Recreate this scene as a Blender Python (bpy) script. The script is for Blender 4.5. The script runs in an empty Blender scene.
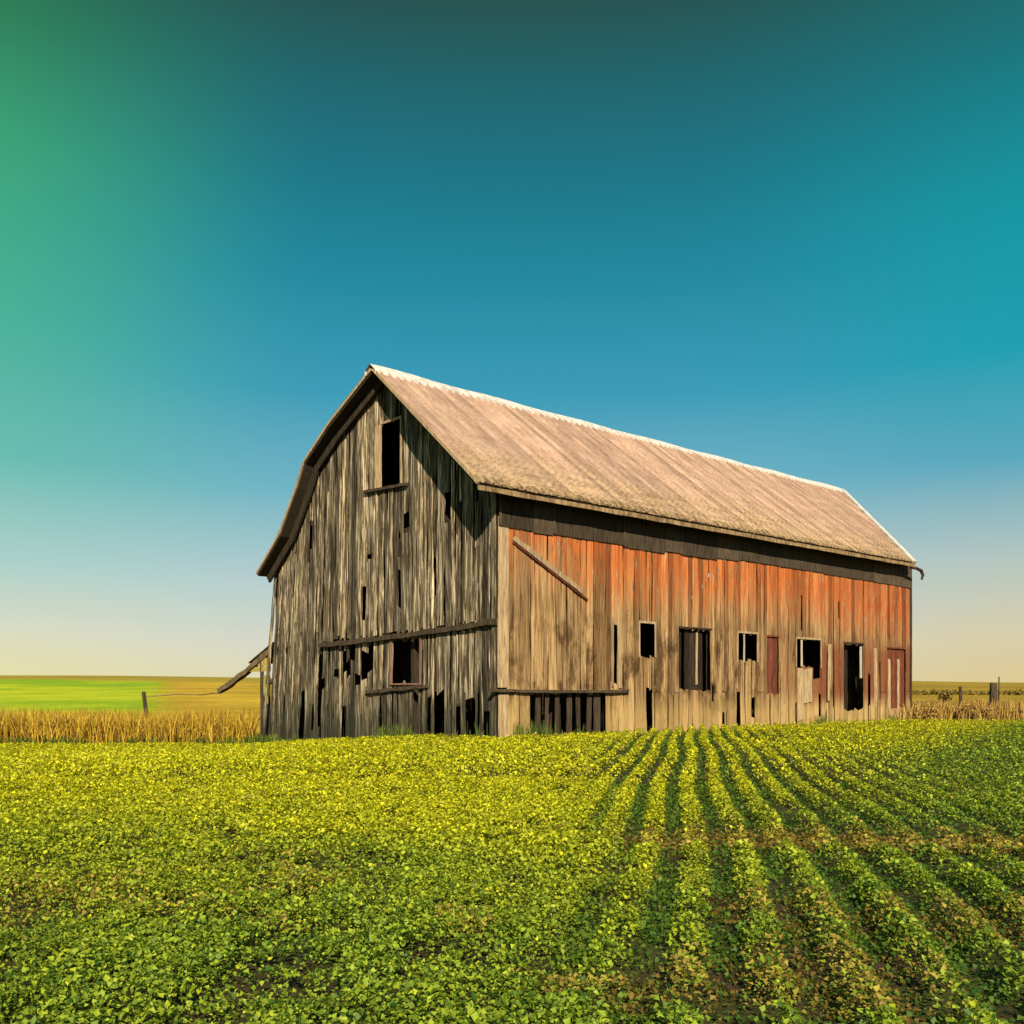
import bpy, math, random
import numpy as np
from mathutils import Vector, Matrix

random.seed(7)
rng = np.random.default_rng(11)
sc = bpy.context.scene
COL = sc.collection

# ------------------------------------------------------------------ camera
cd = bpy.data.cameras.new('camera')
cam = bpy.data.objects.new('camera', cd)
COL.objects.link(cam)
cam.location = (0, 0, 1.4)
cam.rotation_euler = (math.radians(90), 0, 0)
cd.sensor_width = 36.0
cd.lens = 36.0 * 1000 / 1024
cd.shift_y = 179 / 1024
cd.clip_start = 0.1
cd.clip_end = 20000
sc.camera = cam
sc.render.resolution_x = sc.render.resolution_y = 1024

# ------------------------------------------------------------------ light
SUN_EL = math.radians(30)
SUN_AZ = math.radians(175)                      # clockwise from +Y (view direction)
sd = Vector((math.sin(SUN_AZ) * math.cos(SUN_EL), math.cos(SUN_AZ) * math.cos(SUN_EL), math.sin(SUN_EL)))
sl = bpy.data.lights.new('sun', 'SUN')
sl.energy = 4.6
sl.angle = math.radians(0.6)
sl.color = (1.0, 0.88, 0.70)
so = bpy.data.objects.new('sun', sl)
COL.objects.link(so)
so.rotation_euler = sd.to_track_quat('Z', 'Y').to_euler()

sc.view_settings.view_transform = 'Standard'
sc.view_settings.look = 'None'
sc.view_settings.gamma = 1
sc.view_settings.use_curve_mapping = False
sc.view_settings.exposure = 0.85
EXPO = 2 ** 0.85


def lin(c):
    return tuple(((v / 255) / 12.92 if v / 255 <= 0.04045 else ((v / 255 + 0.055) / 1.055) ** 2.4) for v in c)


# ------------------------------------------------------------------ node helper
class NT:
    def __init__(self, tree):
        self.t = tree
        self.t.nodes.clear()

    def n(self, kind, **kw):
        nd = self.t.nodes.new(kind)
        for k, v in kw.items():
            setattr(nd, k, v)
        return nd

    def put(self, sock, v):
        if v is None:
            return
        if isinstance(v, bpy.types.NodeSocket):
            self.t.links.new(v, sock)
        elif isinstance(v, (tuple, list)):
            v = tuple(v)
            if sock.type == 'RGBA' and len(v) == 3:
                v = v + (1,)
            sock.default_value = v
        else:
            sock.default_value = v

    def math(self, op, a, b=None, c=None, clamp=False):
        nd = self.n('ShaderNodeMath', operation=op, use_clamp=clamp)
        for i, v in enumerate((a, b, c)):
            self.put(nd.inputs[i], v)
        return nd.outputs[0]

    def mr(self, v, a, b, c=0.0, d=1.0, smooth=True):
        nd = self.n('ShaderNodeMapRange', interpolation_type='SMOOTHSTEP' if smooth else 'LINEAR', clamp=True)
        for i, x in enumerate((v, a, b, c, d)):
            self.put(nd.inputs[i], x)
        return nd.outputs[0]

    def mix(self, f, a, b, blend='MIX'):
        nd = self.n('ShaderNodeMix', data_type='RGBA', blend_type=blend)
        self.put(nd.inputs[0], f)
        self.put(nd.inputs[6], a)
        self.put(nd.inputs[7], b)
        return nd.outputs[2]

    def noise(self, vec, scale=1.0, detail=3.0, rough=0.55, dist=0.0):
        nd = self.n('ShaderNodeTexNoise')
        self.put(nd.inputs['Vector'], vec)
        nd.inputs['Scale'].default_value = scale
        nd.inputs['Detail'].default_value = detail
        nd.inputs['Roughness'].default_value = rough
        nd.inputs['Distortion'].default_value = dist
        return nd.outputs[0]

    def mapping(self, vec, scale=(1, 1, 1), loc=(0, 0, 0)):
        nd = self.n('ShaderNodeMapping')
        self.put(nd.inputs['Vector'], vec)
        nd.inputs['Scale'].default_value = scale
        nd.inputs['Location'].default_value = loc
        return nd.outputs[0]

    def ramp(self, f, stops, interp='LINEAR'):
        nd = self.n('ShaderNodeValToRGB')
        cr = nd.color_ramp
        cr.interpolation = interp
        while len(cr.elements) < len(stops):
            cr.elements.new(0.5)
        for e, (p, c) in zip(cr.elements, stops):
            e.position = p
            e.color = tuple(c) + (1,)
        self.put(nd.inputs[0], f)
        return nd.outputs[0]

    def attr(self, name):
        return self.n('ShaderNodeAttribute', attribute_name=name).outputs['Fac']

    def objco(self):
        return self.n('ShaderNodeTexCoord').outputs['Object']

    def sep(self, v):
        nd = self.n('ShaderNodeSeparateXYZ')
        self.put(nd.inputs[0], v)
        return nd.outputs

    def comb(self, x, y, z):
        nd = self.n('ShaderNodeCombineXYZ')
        for i, v in enumerate((x, y, z)):
            self.put(nd.inputs[i], v)
        return nd.outputs[0]

    def surface(self, col, rough=0.85, bump=None, bstr=0.4, bdist=0.02, spec=0.2, trans=0.0, metal=0.0):
        p = self.n('ShaderNodeBsdfPrincipled')
        self.put(p.inputs['Base Color'], col)
        self.put(p.inputs['Roughness'], rough)
        self.put(p.inputs['Specular IOR Level'], spec)
        self.put(p.inputs['Metallic'], metal)
        if bump is not None:
            b = self.n('ShaderNodeBump')
            b.inputs['Strength'].default_value = bstr
            b.inputs['Distance'].default_value = bdist
            self.put(b.inputs['Height'], bump)
            self.t.links.new(b.outputs[0], p.inputs['Normal'])
        out = self.n('ShaderNodeOutputMaterial')
        s = p.outputs[0]
        if trans > 0:
            tr = self.n('ShaderNodeBsdfTranslucent')
            self.put(tr.inputs[0], col)
            mx = self.n('ShaderNodeMixShader')
            mx.inputs[0].default_value = trans
            self.t.links.new(s, mx.inputs[1])
            self.t.links.new(tr.outputs[0], mx.inputs[2])
            s = mx.outputs[0]
        self.t.links.new(s, out.inputs[0])


def mat(name):
    m = bpy.data.materials.new(name)
    m.use_nodes = True
    return m, NT(m.node_tree)


# ------------------------------------------------------------------ sky (world, by direction)
w = bpy.data.worlds.new('World')
sc.world = w
w.use_nodes = True
W = NT(w.node_tree)
co = W.n('ShaderNodeTexCoord').outputs['Generated']
X, Y, Z = W.sep(co)
hyp = W.math('SQRT', W.math('ADD', W.math('MULTIPLY', X, X), W.math('MULTIPLY', Y, Y)))
tan_el = W.math('DIVIDE', Z, W.math('MAXIMUM', hyp, 0.02))
az = W.math('ARCTAN2', X, Y)
SK = 1.0 / EXPO


def sk(c, k=1.0):
    return tuple(v * SK * k for v in lin(c))


t = W.math('DIVIDE', tan_el, 1.4)
mid = W.ramp(t, [(0.0, sk((226, 216, 174))), (0.03, sk((216, 216, 198))), (0.075, sk((184, 206, 206))),
                 (0.14, sk((114, 180, 198))), (0.21, sk((60, 156, 184))), (0.29, sk((34, 138, 162))),
                 (0.36, sk((28, 120, 136))), (0.43, sk((32, 102, 110))), (0.49, sk((38, 84, 80))),
                 (0.56, sk((52, 98, 104))), (0.8, sk((96, 138, 160))), (1.0, sk((120, 150, 170)))])
left = W.ramp(t, [(0.0, sk((236, 226, 158))), (0.04, sk((218, 220, 194))), (0.08, sk((174, 210, 202))),
                  (0.15, sk((104, 190, 174))), (0.24, sk((76, 180, 148))), (0.35, sk((62, 166, 118))),
                  (0.43, sk((48, 132, 88))), (0.49, sk((42, 100, 70))),
                  (0.6, sk((60, 110, 100))), (1.0, sk((120, 150, 170)))])
right = W.ramp(t, [(0.0, sk((226, 202, 142))), (0.04, sk((214, 206, 174))), (0.085, sk((180, 198, 192))),
                   (0.15, sk((88, 168, 190))), (0.22, sk((28, 160, 178))), (0.32, sk((20, 148, 160))),
                   (0.41, sk((26, 118, 124))), (0.49, sk((34, 92, 90))),
                   (0.6, sk((56, 104, 108))), (1.0, sk((120, 150, 170)))])
fl = W.math('MULTIPLY', W.mr(az, -0.17, -0.54), W.mr(az, -2.2, -1.0))
fr = W.math('MULTIPLY', W.mr(az, 0.16, 0.48), W.mr(az, 2.4, 1.0))
grade = W.mix(fl, mid, left)
grade = W.mix(fr, grade, right)
nis = W.n('ShaderNodeTexSky', sky_type='NISHITA', sun_disc=False)
nis.sun_elevation = SUN_EL
nis.sun_rotation = SUN_AZ
nis_b = W.n('ShaderNodeBackground')
W.put(nis_b.inputs[0], nis.outputs[0])
nis_b.inputs[1].default_value = 0.05
gr_b = W.n('ShaderNodeBackground')
W.put(gr_b.inputs[0], grade)
gr_b.inputs[1].default_value = 1.0
mx = W.n('ShaderNodeMixShader')
mx.inputs[0].default_value = 0.98
W.t.links.new(nis_b.outputs[0], mx.inputs[1])
W.t.links.new(gr_b.outputs[0], mx.inputs[2])
wo = W.n('ShaderNodeOutputWorld')
W.t.links.new(mx.outputs[0], wo.inputs[0])


# ------------------------------------------------------------------ object helpers
class MB:
    """collects polygons, one float attribute per vertex, into ONE mesh"""

    def __init__(self):
        self.v, self.f, self.r, self.mi = [], [], [], []

    def add(self, verts, faces, rnd=0.5, mi=0):
        o = len(self.v)
        self.v += [tuple(p) for p in verts]
        self.f += [tuple(i + o for i in f) for f in faces]
        self.r += [rnd] * len(verts)
        self.mi += [mi] * len(faces)

    def hexa(self, p, rnd=0.5, mi=0):
        self.add(p, [(0, 3, 2, 1), (4, 5, 6, 7), (0, 1, 5, 4), (1, 2, 6, 5), (2, 3, 7, 6), (3, 0, 4, 7)], rnd, mi)

    def box(self, x0, x1, y0, y1, z0, z1, rnd=None, j=0.0, mi=0):
        p = [(x0, y0, z0), (x1, y0, z0), (x1, y1, z0), (x0, y1, z0),
             (x0, y0, z1), (x1, y0, z1), (x1, y1, z1), (x0, y1, z1)]
        if j:
            p = [tuple(c + random.uniform(-j, j) for c in q) for q in p]
        self.hexa(p, random.random() if rnd is None else rnd, mi)

    def beam(self, a, b, wd, ht, rnd=None, n=6, j=0.01, sag=0.0, up=(0, 0, 1)):
        """wavy squared timber from a to b"""
        a, b = Vector(a), Vector(b)
        d = (b - a).normalized()
        s = d.cross(Vector(up))
        if s.length < 1e-3:
            s = d.cross(Vector((1, 0, 0)))
        s.normalize()
        u = s.cross(d).normalized()
        vs = []
        for i in range(n + 1):
            q = i / n
            c = a.lerp(b, q) - Vector((0, 0, sag * 4 * q * (1 - q)))
            for e, g in ((-1, -1), (1, -1), (1, 1), (-1, 1)):
                vs.append(c + s * (e * wd / 2 + random.uniform(-j, j)) + u * (g * ht / 2 + random.uniform(-j, j)))
        fs = [(0, 1, 2, 3), tuple(n * 4 + k for k in (3, 2, 1, 0))]
        for i in range(n):
            for k in range(4):
                fs.append((i * 4 + k, (i + 1) * 4 + k, (i + 1) * 4 + (k + 1) % 4, i * 4 + (k + 1) % 4))
        self.add(vs, fs, random.random() if rnd is None else rnd)

    def tube(self, pts, radii, sides=7, rnd=None, rough=0.0):
        vs, fs = [], []
        for i, p in enumerate(pts):
            p = Vector(p)
            d = (Vector(pts[min(i + 1, len(pts) - 1)]) - Vector(pts[max(i - 1, 0)])).normalized()
            s = d.cross(Vector((0.3, 1, 0.1))).normalized()
            u = s.cross(d)
            for k in range(sides):
                a = 2 * math.pi * k / sides
                r = radii[i] * (1 + random.uniform(-rough, rough))
                vs.append(p + s * math.cos(a) * r + u * math.sin(a) * r)
        for i in range(len(pts) - 1):
            for k in range(sides):
                fs.append((i * sides + k, i * sides + (k + 1) % sides, (i + 1) * sides + (k + 1) % sides, (i + 1) * sides + k))
        fs.append(tuple(range(sides - 1, -1, -1)))
        fs.append(tuple((len(pts) - 1) * sides + k for k in range(sides)))
        self.add(vs, fs, random.random() if rnd is None else rnd)

    def build(self, name, mats, parent=None):
        me = bpy.data.meshes.new(name)
        me.from_pydata(self.v, [], self.f)
        for m in (mats if isinstance(mats, (list, tuple)) else [mats]):
            me.materials.append(m)
        at = me.attributes.new('rnd', 'FLOAT', 'POINT')
        at.data.foreach_set('value', self.r)
        me.polygons.foreach_set('material_index', self.mi)
        me.update()
        o = bpy.data.objects.new(name, me)
        COL.objects.link(o)
        if parent is not None:
            o.parent = parent
        return o


def np_mesh(name, verts, faces_flat, loop_n, mats, attrs=None, parent=None):
    """fast mesh: all faces have loop_n corners"""
    me = bpy.data.meshes.new(name)
    nv, nf = len(verts), len(faces_flat) // loop_n
    me.vertices.add(nv)
    me.vertices.foreach_set('co', np.ascontiguousarray(verts, np.float32).ravel())
    me.loops.add(len(faces_flat))
    me.loops.foreach_set('vertex_index', np.ascontiguousarray(faces_flat, np.int32))
    me.polygons.add(nf)
    me.polygons.foreach_set('loop_start', np.arange(0, nf * loop_n, loop_n, dtype=np.int32))
    for k, v in (attrs or {}).items():
        a = me.attributes.new(k, 'FLOAT', 'POINT')
        a.data.foreach_set('value', np.ascontiguousarray(v, np.float32))
    me.materials.append(mats)
    me.update(calc_edges=True)
    o = bpy.data.objects.new(name, me)
    COL.objects.link(o)
    if parent is not None:
        o.parent = parent
    return o


def tag(o, label=None, cat=None, group=None, kind=None):
    for k, v in (('label', label), ('category', cat), ('group', group), ('kind', kind)):
        if v:
            o[k] = v
    return o


def empty(name, loc, rz=0.0):
    o = bpy.data.objects.new(name, None)
    COL.objects.link(o)
    o.location = loc
    o.rotation_euler = (0, 0, rz)
    return o


_lat = rng.random((256, 256))


def vnoise(x, y, s=1.0, seed=0):
    x = np.asarray(x) * s + seed * 17.31 + 500
    y = np.asarray(y) * s + seed * 9.77 + 500
    xi, yi = np.floor(x).astype(int), np.floor(y).astype(int)
    fx, fy = x - xi, y - yi
    fx, fy = fx * fx * (3 - 2 * fx), fy * fy * (3 - 2 * fy)
    g = lambda a, b: _lat[a % 256, b % 256]
    return (g(xi, yi) * (1 - fx) + g(xi + 1, yi) * fx) * (1 - fy) + (g(xi, yi + 1) * (1 - fx) + g(xi + 1, yi + 1) * fx) * fy


def fnoise(x, y, s=1.0, seed=0):
    return vnoise(x, y, s, seed) * .55 + vnoise(x, y, s * 2.1, seed + 3) * .3 + vnoise(x, y, s * 4.3, seed + 7) * .15


def sstep(a, b, x):
    q = np.clip((np.asarray(x, float) - a) / (b - a), 0, 1)
    return q * q * (3 - 2 * q)


# ------------------------------------------------------------------ ground
BC = np.array([-0.457, 30.4])                    # barn corner
BU = np.array([0.7394, 0.6733]); BU /= np.linalg.norm(BU)
BV = np.array([-BU[1], BU[0]])
BANG = math.atan2(BU[1], BU[0])


def ground_z(x, y):
    x = np.asarray(x, float); y = np.asarray(y, float)
    z = -0.12 + 0 * x
    z = z - 0.60 * sstep(0, 1, (-x - 0.5) / 10.5) * sstep(14, 36, y) * (1 - sstep(60, 140, y))
    far = sstep(55, 330, y)
    hill = 5.2 + 1.9 * sstep(-20, -190, x) - 1.1 * sstep(60, 160, x) + 0.5 * np.sin(x * 0.013 + 1.0) + 0.2 * np.sin(x * 0.041)
    z = z + far * hill
    z = z - 22 * sstep(330, 900, y)
    z = z + 0.05 * (fnoise(x, y, .35, 2) - .5) * (1 - sstep(40, 70, y))
    return z


m_ground, G = mat('field soil and stubble')
gp = G.n('ShaderNodeNewGeometry').outputs['Position']
gx, gy, gz = G.sep(gp)
n1 = G.noise(gp, 0.9, 4, .6)
n2 = G.noise(gp, 14, 4, .65)
n3 = G.noise(G.mapping(gp, (0.045, 0.05, 0.1)), 1.0, 4, .6)
soil = G.mix(n2, (0.018, 0.014, 0.006), (0.075, 0.052, 0.022))
grassy = G.mix(n1, (0.022, 0.036, 0.006), (0.06, 0.065, 0.012))
near = G.mix(G.mr(n1, .42, .62), soil, grassy)
# far fields: bright green on the left, ripe gold on the right
green = G.mix(G.mr(n3, .35, .65), (0.19, 0.31, 0.006), (0.42, 0.44, 0.010))
gold = G.mix(G.mr(n3, .35, .65), (0.34, 0.21, 0.014), (0.52, 0.33, 0.025))
olive = G.mix(n3, (0.20, 0.15, 0.012), (0.38, 0.27, 0.03))
side = G.math('ADD', gx, G.math('MULTIPLY', gy, 0.345))
sidew = G.math('ADD', side, G.math('MULTIPLY', G.math('SUBTRACT', n1, .5), 6))
far_l = G.mix(G.mr(sidew, -4, 2), green, gold)
far_c = G.mix(G.mr(gx, 5, 30), far_l, G.mix(.55, gold, (0.16, 0.105, 0.012)))
crest = G.math('ADD', gy, G.math('MULTIPLY', G.math('SUBTRACT', n3, .5), 70))
far_c = G.mix(G.mr(crest, 200, 240), far_c, olive)
gcol = G.mix(G.mr(gy, 44, 56), near, far_c)
fine = G.noise(G.mapping(gp, (1.0, 0.25, 1.0)), 1.6, 5, .7)
gcol = G.mix(1.0, gcol, G.mix(fine, (0.45, 0.45, 0.45), (1.5, 1.5, 1.5)), 'MULTIPLY')
G.surface(gcol, 0.95, G.math('ADD', n2, fine), 0.6, 0.05, 0.1)

xs = np.concatenate([-np.geomspace(2600, 30, 34), np.arange(-29, 45, 0.5), np.geomspace(46, 2600, 34)])
ys = np.concatenate([-np.geomspace(120, 2, 10), np.arange(-1.5, 60, 0.5), np.geomspace(61, 6000, 70)])
gxx, gyy = np.meshgrid(xs, ys)
gv = np.stack([gxx.ravel(), gyy.ravel(), ground_z(gxx.ravel(), gyy.ravel())], 1)
nx, ny = len(xs), len(ys)
ii = (np.arange(ny - 1)[:, None] * nx + np.arange(nx - 1)[None, :]).ravel()
gf = np.stack([ii, ii + 1, ii + nx + 1, ii + nx], 1).ravel()
ground = np_mesh('ground', gv, gf, 4, m_ground)
tag(ground, kind='structure')
ground.data.polygons.foreach_set('use_smooth', [True] * len(ground.data.polygons))

# ------------------------------------------------------------------ wood and roof materials
def wood_dark():
    m, N = mat('weathered bare gable boards')
    p = N.objco()
    r = N.attr('rnd')
    x, y, z = N.sep(p)
    off = N.math('MULTIPLY', r, 40)
    q = N.comb(N.math('ADD', x, off), N.math('ADD', y, off), z)
    g1 = N.noise(N.mapping(q, (15, 15, 0.7)), 1, 7, .72, .5)
    g2 = N.noise(N.mapping(q, (5, 5, 0.4)), 1, 3, .6, .4)
    g3 = N.noise(N.mapping(q, (2.0, 2.0, 1.3)), 1, 4, .6)
    c = N.ramp(g1, [(0.36, (0.016, 0.012, 0.007)), (0.455, (0.070, 0.055, 0.034)), (0.52, (0.27, 0.22, 0.145)), (0.60, (0.60, 0.52, 0.38))])
    c2 = N.mix(N.mr(g2, .38, .56), N.mix(.80, c, (0.05, 0.037, 0.020)), c)
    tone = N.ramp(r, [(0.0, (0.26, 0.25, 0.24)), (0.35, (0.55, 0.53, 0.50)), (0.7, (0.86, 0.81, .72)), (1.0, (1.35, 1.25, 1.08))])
    c3 = N.mix(1.0, c2, tone, 'MULTIPLY')
    c4 = N.mix(N.math('MULTIPLY', N.mr(g3, .56, .74), .55), c3, (0.028, 0.026, 0.018))
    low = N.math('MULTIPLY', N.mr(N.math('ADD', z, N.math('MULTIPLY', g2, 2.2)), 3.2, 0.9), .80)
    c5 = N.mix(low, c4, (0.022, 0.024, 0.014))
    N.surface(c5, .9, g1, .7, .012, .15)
    return m


def wood_side():
    m, N = mat('sun bleached side boards with worn red paint')
    p = N.objco()
    r = N.attr('rnd')
    x, y, z = N.sep(p)
    off = N.math('MULTIPLY', r, 40)
    q = N.comb(N.math('ADD', x, off), y, z)
    g1 = N.noise(N.mapping(q, (13, 13, 0.6)), 1, 7, .72, .5)
    g2 = N.noise(N.mapping(q, (4.5, 4.5, 0.3)), 1, 3, .6, .4)
    g3 = N.noise(N.mapping(p, (0.8, .8, 0.8)), 1, 4, .6)
    g4 = N.noise(N.mapping(q, (3.2, 3.2, 0.35)), 1, 3, .6)
    c = N.ramp(g1, [(0.28, (0.065, 0.032, 0.012)), (0.41, (0.20, 0.115, 0.048)), (0.56, (0.36, 0.235, 0.11)), (0.70, (0.50, 0.36, 0.19))])
    c = N.mix(N.mr(g2, .54, .68), c, N.mix(.72, c, (0.08, 0.038, 0.016)))
    tone = N.ramp(r, [(0.0, (0.46, 0.40, 0.35)), (0.35, (0.80, 0.78, 0.74)), (1.0, (1.14, 1.12, 1.04))])
    c = N.mix(1.0, c, tone, 'MULTIPLY')
    # grey weathering and dark stains in the lower half
    blot = N.noise(N.mapping(p, (1.1, 1.1, .55)), 1, 5, .68)
    c = N.mix(N.math('MULTIPLY', N.mr(blot, .46, .62), N.mr(z, 4.9, 2.9)), c, N.mix(1.0, c, (0.32, 0.28, 0.26), 'MULTIPLY'))
    # golden dust along the foot
    c = N.mix(N.math('MULTIPLY', N.mr(N.math('ADD', z, N.math('MULTIPLY', g4, .9)), 2.0, 0.9), .45), c, (0.47, 0.315, 0.115))
    # what is left of the red paint, high under the eave, runs down in streaks
    edge = N.math('ADD', N.math('MULTIPLY', N.math('SUBTRACT', g4, .5), 3.0), N.math('MULTIPLY', N.math('SUBTRACT', g3, .5), 1.8))
    lim = N.math('ADD', z, edge)
    up = N.mr(x, 0.3, 6.0, 5.35, 4.5)
    up = N.math('ADD', up, N.mr(x, 17, 25, 0, -0.8))
    pf = N.mr(N.math('SUBTRACT', lim, up), -0.9, 1.5)
    pf = N.math('MULTIPLY', pf, N.mr(g1, .26, .46, .55, 1.0))
    chip = N.noise(N.mapping(q, (9, 9, 2.2)), 1, 6, .75, .6)
    pf = N.math('MULTIPLY', pf, N.mr(chip, .41, .46, .05, 1.0))
    red = N.mix(N.mr(g2, .35, .65), (0.32, 0.068, 0.016), (0.52, 0.150, 0.034))
    red = N.mix(N.mr(x, 15, 26), red, N.mix(.35, red, (0.20, 0.045, 0.022)))
    red = N.mix(1.0, red, tone, 'MULTIPLY')
    c = N.mix(N.math('MULTIPLY', pf, .92), c, red)
    # brown red stain low down beside the far doors
    st = N.math('MULTIPLY', N.mr(x, 13.5, 19), N.mr(z, 4.0, 3.0))
    st = N.math('MULTIPLY', st, N.mr(z, 0.5, 1.4))
    st = N.math('MULTIPLY', st, N.mr(r, .12, .4))
    c = N.mix(N.math('MULTIPLY', st, .92), c, (0.17, 0.055, 0.022))
    N.surface(c, .88, g1, .7, .012, .15)
    return m


def wood_plain(name, dark, light, tone=.5, sx=22):
    m, N = mat(name)
    p = N.objco()
    r = N.attr('rnd')
    x, y, z = N.sep(p)
    off = N.math('MULTIPLY', r, 30)
    q = N.comb(N.math('ADD', x, off), N.math('ADD', y, off), z)
    g1 = N.noise(N.mapping(q, (sx, sx, 2.0)), 1, 4, .6, .3)
    c = N.mix(N.mr(g1, .3, .7), dark, light)
    c = N.mix(1.0, c, N.mix(r, (1 - tone,) * 3, (1 + tone * .5,) * 3), 'MULTIPLY')
    N.surface(c, .9, g1, .5, .01, .15)
    return m


def roof_mat():
    m, N = mat('rusty rose roof sheets')
    p = N.objco()
    r = N.attr('rnd')
    x, y, z = N.sep(p)
    n1 = N.noise(p, 0.5, 5, .6)
    n2 = N.noise(N.mapping(p, (7, .9, .9)), 1, 4, .65, .3)
    n3 = N.noise(N.mapping(p, (0.55, 7, 7)), 1, 5, .7)
    c = N.mix(N.mr(n2, .3, .7), (0.29, 0.185, 0.130), (0.46, 0.31, 0.225))
    c = N.mix(N.math('MULTIPLY', N.mr(n1, .45, .68), .4), c, (0.32, 0.235, 0.155))
    c = N.mix(N.math('MULTIPLY', N.mr(n3, .49, .62), .42), c, (0.20, 0.125, 0.075))
    # lichen and dirt collected towards the eave
    low = N.mr(N.math('ADD', z, N.math('MULTIPLY', N.math('SUBTRACT', n1, .5), 5.0)), 9.8, 7.4)
    c = N.mix(N.math('MULTIPLY', low, .65), c, N.mix(N.mr(n3, .42, .60), (0.40, 0.285, 0.145), (0.17, 0.115, 0.06)))
    c = N.mix(1.0, c, N.mix(r, (.74, .72, .70), (1.12, 1.11, 1.09)), 'MULTIPLY')
    N.surface(c, .75, N.math('ADD', n2, n3), .35, .03, .25)
    return m


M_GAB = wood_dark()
M_SIDE = wood_side()
M_BEAM = wood_plain('dark old timber', (0.030, 0.020, 0.012), (0.12, 0.085, 0.05))
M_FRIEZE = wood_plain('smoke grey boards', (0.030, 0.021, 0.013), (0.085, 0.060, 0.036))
M_TRIM = wood_plain('pale bleached trim', (0.20, 0.135, 0.070), (0.42, 0.30, 0.165), .35)
M_OLD = wood_plain('brown old timber', (0.07, 0.045, 0.022), (0.24, 0.17, 0.085))
M_PALE = wood_plain('whitened slats', (0.26, 0.21, 0.15), (0.46, 0.38, 0.27), .2)
M_RUST = wood_plain('red brown boards', (0.06, 0.018, 0.010), (0.19, 0.055, 0.026), .4)
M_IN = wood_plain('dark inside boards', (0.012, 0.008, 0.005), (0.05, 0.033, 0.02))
M_ROOF = roof_mat()
M_CAP = wood_plain('pale weathered tin', (0.34, 0.32, 0.28), (0.54, 0.51, 0.45), .15, 3)
M_SOFFIT = wood_plain('brown roof underside', (0.018, 0.013, 0.008), (0.060, 0.044, 0.026))
M_IRON = wood_plain('rusted iron', (0.03, 0.018, 0.012), (0.10, 0.05, 0.03))

# ------------------------------------------------------------------ barn
barn = empty('barn', (BC[0], BC[1], 0.0), BANG)
tag(barn, 'old weathered wooden barn with a rusty tin roof and worn red side boards', 'barn')
L, WD = 26.7, 13.55
BASE = -1.0
# underside line of the roof across the gable (v, w)
PROF = [(-0.62, 7.34), (0.0, 7.84), (5.75, 12.30), (8.46, 10.98), (10.15, 9.90), (10.70, 9.05), (12.0, 7.40), (13.80, 6.02)]


def prof(v):
    for (a, b), (c, d) in zip(PROF, PROF[1:]):
        if a <= v <= c:
            return b + (d - b) * (v - a) / (c - a)
    return PROF[0][1] if v < PROF[0][0] else PROF[-1][1]


def cuts(s0, s1, wmin, wmax, edges):
    out, s = [s0], s0
    while s < s1:
        s += random.uniform(wmin, wmax)
        out.append(min(s, s1))
    ed = [e for e in edges if s0 < e < s1]
    out = [o for o in out if all(abs(o - e) > 0.07 for e in ed)] + ed
    return sorted(set(round(o, 4) for o in out))


def board(mb, fmap, s0, s1, w0, w1, wf1=None, d0=0.0, th=0.03, rnd=None, jit=0.008, rag0=0.0, rag1=0.0, bend=0.0):
    """one plank: wavy front, both edges and ends; fmap(s, w, outward depth) -> xyz"""
    if w1 - w0 < 0.05:
        return
    rnd = random.random() if rnd is None else rnd
    n = max(2, int((w1 - w0) / 0.45))
    ph, am = random.uniform(0, 6.3), random.uniform(0, jit * 1.3)
    tilt = random.uniform(-.010, .010)
    la, lb = random.uniform(-rag0, rag0), random.uniform(-rag0, rag0)
    ta, tb = random.uniform(-rag1, rag1), random.uniform(-rag1, rag1)
    ea = eb = 0.0
    vs = []
    for i in range(n + 1):
        q = i / n
        ea = ea * .6 + random.uniform(-jit, jit)
        eb = eb * .6 + random.uniform(-jit, jit)
        wv = am * math.sin(ph + q * (w1 - w0) * 1.1)
        topa = (wf1(s0) if wf1 else w1) + ta
        topb = (wf1(s1) if wf1 else w1) + tb
        wa = (w0 + la) * (1 - q) + topa * q
        wb = (w0 + lb) * (1 - q) + topb * q
        dd = d0 + bend * (1 - q) ** 2 + random.uniform(-.004, .004)
        vs += [fmap(s0 + wv + ea, wa, dd + th - tilt), fmap(s1 + wv + eb, wb, dd + th + tilt),
               fmap(s1 + wv + eb, wb, dd), fmap(s0 + wv + ea, wa, dd)]
    fs = [(0, 1, 2, 3), tuple(n * 4 + k for k in (3, 2, 1, 0))]
    for i in range(n):
        for k in range(4):
            fs.append((i * 4 + k, (i + 1) * 4 + k, (i + 1) * 4 + (k + 1) % 4, i * 4 + (k + 1) % 4))
    mb.add(vs, fs, rnd)


def spans(lo, hi, holes):
    """holes: [(a, b)] cut out of lo..hi"""
    seg = [(lo, hi, False, False)]
    for a, b in sorted(holes):
        nxt = []
        for l, h, x, y in seg:
            if b <= l or a >= h:
                nxt.append((l, h, x, y))
            else:
                if a > l:
                    nxt.append((l, a, x, True))
                if b < h:
                    nxt.append((b, h, True, y))
        seg = nxt
    return seg


# maps: outward is -x for the front gable, -y for the sunlit side
def g_map(s, wz, d):
    lean = 0.95 * (max(s, 0) / 13.6) ** 4 * (1 - wz / 6.0) if s > 4 else 0.95 * (max(s, 0) / 13.6) ** 4 * (1 - wz / 6.0)
    return (-d, s + lean, wz)


def s_map(s, wz, d):
    return (s, -d, wz)


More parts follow.
